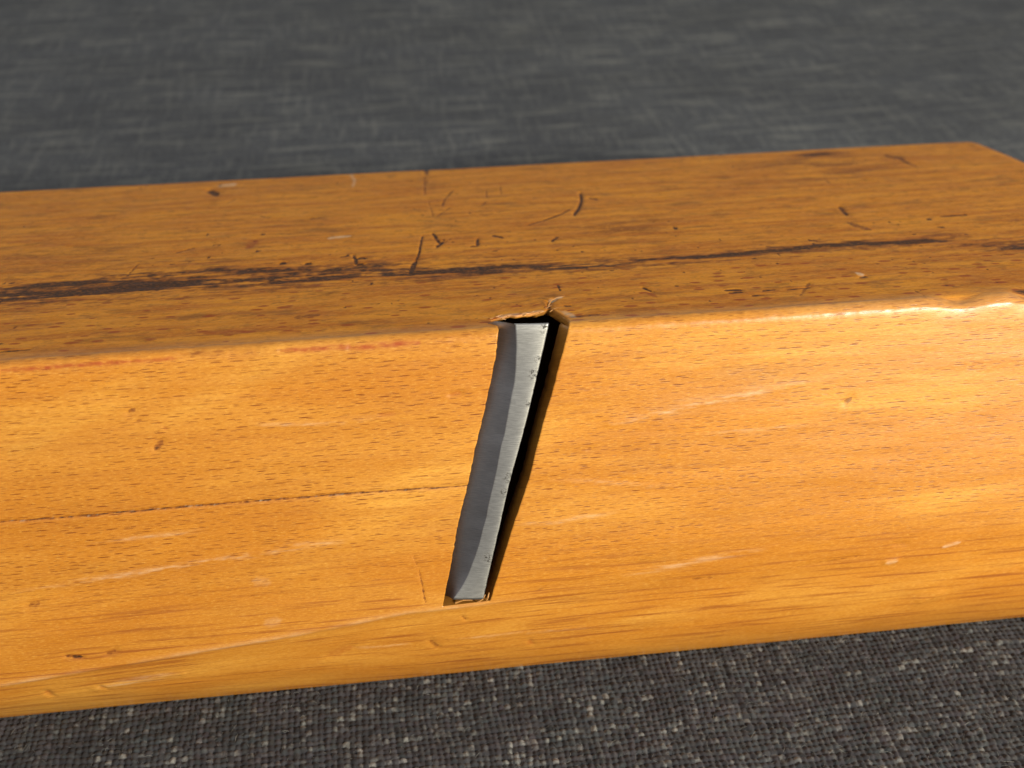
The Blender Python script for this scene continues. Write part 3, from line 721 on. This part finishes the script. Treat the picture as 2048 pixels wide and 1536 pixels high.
# outline of the iron where it shows in the mouth: rear line, facet line, cutting edge, by height
IZ = [14.3, 14.9, 17.7, 24.8, 30.9, 34.8, 38.6, 42.4, 46.1, 50.5]
I_REAR = [-9.75, -9.6, -9.0, -7.55, -5.95, -5.15, -4.1, -3.2, -2.35, -1.8]
I_FACET = [-8.6, -7.9, -6.4, -4.3, -2.9, -2.1, -1.2, -0.4, 0.2, 0.0]
I_EDGE = [-4.9, -4.8, -4.2, -2.5, -1.2, 0.0, 1.0, 1.9, 2.75, 3.8]
def build_blade(parent):
    nz = 140
    z = np.linspace(IZ[0], IZ[-1], nz)
    def sm(v):
        v = np.interp(z, IZ, v)
        for _ in range(160): v[1:-1] = (v[:-2] + 2 * v[1:-1] + v[2:]) / 4
        return v
    rear = sm(I_REAR) - 0.25; fac = sm(I_FACET) + 0.05 * vnoise(z / 1.6, z * 0, 3); edge = sm(I_EDGE)
    edge = edge - 0.05 * np.clip(vnoise(z / 0.5, z * 0 + 5, 4) - .2, 0, 1)
    ye, yf, yr = -0.45, 0.12, 1.55
    # ground part of the bevel, the blade behind it and its two ends
    n1 = 14
    t = np.linspace(0, 1, n1)[None, :]
    Xg = rear[:, None] + (fac - rear)[:, None] * t
    Yg = yr + (yf - yr) * t + 0.14 * np.sin(np.pi * t) * 1.0 + 0 * Xg          # slightly hollow ground
    Zg = z[:, None] + 0 * Xg
    # continue round the back: down along the bed and up along the flat face
    L = 46.0; bx, by = -0.72 * L, 0.69 * L
    m = 4.6 / L
    o_ = 0 * rear[:, None]
    X = np.concatenate([Xg[:, ::-1], rear[:, None] + bx * m, rear[:, None] + bx, edge[:, None] + bx + 1.0, edge[:, None] + bx * m + 0.1, edge[:, None] + 0.02], 1)
    Y = np.concatenate([Yg[:, ::-1], yr + by * m + o_, yr + by + o_, ye + by + 3 + o_, ye + by * m + 0.4 + o_, ye + 0.10 + o_], 1)
    zb = (z - 2.0 * smooth(44, 50.5, z))[:, None]             # the upper edge falls away under the cheek
    zd = zb - 9.0 * smooth(30, 50.5, z)[:, None]
    Z = np.concatenate([Zg, zb, zd, zd, zb, z[:, None]], 1)
    V = np.stack([X, Y, Z], -1).reshape(-1, 3)
    nc = X.shape[1]; idx = np.arange(nz * nc).reshape(nz, nc)
    q = np.stack([idx[:-1, :-1], idx[:-1, 1:], idx[1:, 1:], idx[1:, :-1]], -1).reshape(-1, 4)
    caps = [idx[0, :].tolist(), idx[-1, ::-1].tolist()]
    surf = np.stack([X, Z, 0 * X], -1).reshape(-1, 3)
    rust = np.zeros(len(V)); rust[idx[:, n1:].ravel()] = 0.5
    rust[idx[-1, :]] = 0.9
    me = mesh_from('blade', V, q, {'surf': ('FLOAT_VECTOR', surf), 'rust': ('FLOAT', rust)}, True, caps)
    blade = add_obj('blade', me, STEEL_DARK, parent)
    em = blade.modifiers.new('edges', 'EDGE_SPLIT'); em.split_angle = math.radians(25)
    # honed facet along the cutting edge, a thin solid a little proud of the ground bevel
    n2 = 22
    t = np.linspace(0, 1, n2)[None, :]
    Xh = fac[:, None] + (edge - fac)[:, None] * t
    Yh = yf - 0.02 + (ye - yf) * t + 0.10 * t ** 6 - 0.03 * np.sin(np.pi * t)
    Yh = Yh + 0.10 * smooth(0.975, 1.0, np.linspace(0, 1, nz))[:, None]
    Zh = z[:, None] + 0 * Xh
    F = np.stack([Xh, Yh + 0 * Xh, Zh], -1); Bk = F + np.array([-0.10, 0.16, 0.0])
    V = np.concatenate([F.reshape(-1, 3), Bk.reshape(-1, 3)])
    idx = np.arange(nz * n2).reshape(nz, n2); b = idx + nz * n2
    q = [np.stack([idx[:-1, :-1], idx[:-1, 1:], idx[1:, 1:], idx[1:, :-1]], -1).reshape(-1, 4),
         np.stack([b[:-1, :-1], b[1:, :-1], b[1:, 1:], b[:-1, 1:]], -1).reshape(-1, 4)]
    per = np.concatenate([idx[0, :-1], idx[:-1, -1], idx[-1, :0:-1], idx[:0:-1, 0]]); pb = per + nz * n2
    q.append(np.stack([np.roll(per, -1), per, pb, np.roll(pb, -1)], -1))
    rust = np.zeros((nz, n2))
    for rx, rz, rw in ((2.5, 46.2, .5), (2.4, 44.4, .8), (1.6, 40.8, .4), (-1.2, 31.2, .8), (-1.6, 29.2, .7), (-4.15, 20.2, .8), (3.4, 49.9, .7)):
        ex = np.interp(rz, z, edge) - 0.3 - (0.25 if rz < 21 else 0)
        rust = np.maximum(rust, np.exp(-(((Xh - ex) / (rw * 0.9)) ** 2 + ((Zh - rz) / rw) ** 2) ** 2))
    surf = np.concatenate([np.stack([Xh, Zh, 0 * Xh], -1).reshape(-1, 3)] * 2)
    me = mesh_from('honed_bevel', V, np.concatenate(q), {'surf': ('FLOAT_VECTOR', surf), 'rust': ('FLOAT', np.concatenate([rust.ravel()] * 2))})
    add_obj('honed_bevel', me, STEEL_LIGHT, blade)
    return blade

def splinter(parent, pts, w, mat):
    """a torn sliver of wood: a flattened four-sided strand along pts (mm)"""
    V, q = [], []
    n = len(pts)
    for k, p in enumerate(pts):
        p = Vector(p); a = Vector(pts[max(0, k - 1)]); b = Vector(pts[min(n - 1, k + 1)])
        t = (b - a).normalized(); s = t.cross(Vector((0.2, -0.6, 0.8))).normalized(); u = t.cross(s)
        ww = w * (1.0 - 0.75 * k / (n - 1))
        for c, d in ((1, 0), (0, .5), (-1, 0), (0, -.5)): V.append(tuple(p + s * ww * c + u * ww * d))
    for k in range(n - 1):
        for m in range(4): q.append((4 * k + m, 4 * k + (m + 1) % 4, 4 * k + 4 + (m + 1) % 4, 4 * k + 4 + m))
    V = np.array(V)
    z = np.zeros(len(V))
    at = {'surf': ('FLOAT_VECTOR', np.stack([V[:, 0], V[:, 2] + V[:, 1], z], -1)), 'pale': ('FLOAT', z + 0.15)}
    for nm in ('burnish', 'grime', 'side', 'flecks', 'porefade', 'dirt', 'red', 'inner'): at[nm] = ('FLOAT', z)
    add_obj('splinter', mesh_from('splinter', V, q, at, False, [(3, 2, 1, 0), tuple(range(4 * n - 4, 4 * n))]), mat, parent)

cloth = build_cloth()
build_weave(cloth)
build_fuzz(cloth)
plane = bpy.data.objects.new('wooden_plane', None)
scene.collection.objects.link(plane)
plane.matrix_world = TILT
plane['label'] = 'honey-coloured beech moulding plane lying on its side with steel blade in its slanted mouth'
plane['category'] = 'hand plane'
body = build_body(plane)
build_blade(plane)
r_ = np.random.default_rng(12)
for k in range(22):                                   # fine torn fibres round the upper rim
    x = r_.uniform(-2.6, 7.4); y = float(np.interp(x, [-2.5, -0.7, 3.2, 4.9, 6.2, 7.5], [4.1, 4.2, 4.8, 6.8, 2.6, 2.0])) + r_.uniform(-0.2, 0.3)
    ln = r_.uniform(0.5, 1.5); a = r_.uniform(-0.5, 0.7) + (math.pi if r_.uniform() < 0.4 else 0)
    b = r_.uniform(-0.4, 0.4); up = r_.uniform(-0.15, 0.35)
    pts = [(x + math.cos(a + b * t) * ln * t, y + math.sin(a + b * t) * ln * t, 49.8 + up * t) for t in (0, .35, .7, 1)]
    splinter(plane, pts, r_.uniform(0.05, 0.12), WOOD)
for pts, w in (([(4.8, 6.9, 49.9), (5.3, 8.0, 50.15), (6.2, 8.9, 50.2), (7.3, 9.7, 50.05)], 0.10),
               ([(-5.6, 0.1, 13.6), (-5.0, -0.1, 14.1), (-4.6, 0.1, 14.6)], 0.18),
               ([(-4.5, 0.2, 13.7), (-4.3, 0.0, 14.2), (-4.1, 0.2, 14.8)], 0.15),
               ([(-8.4, 0.5, 13.5), (-7.4, 0.35, 13.9), (-6.2, 0.3, 13.8)], 0.14),
               ([(-5.0, 0.3, 14.0), (-4.7, 0.5, 15.6), (-4.9, 0.9, 17.0)], 0.06)):
    splinter(plane, pts, w, WOOD)
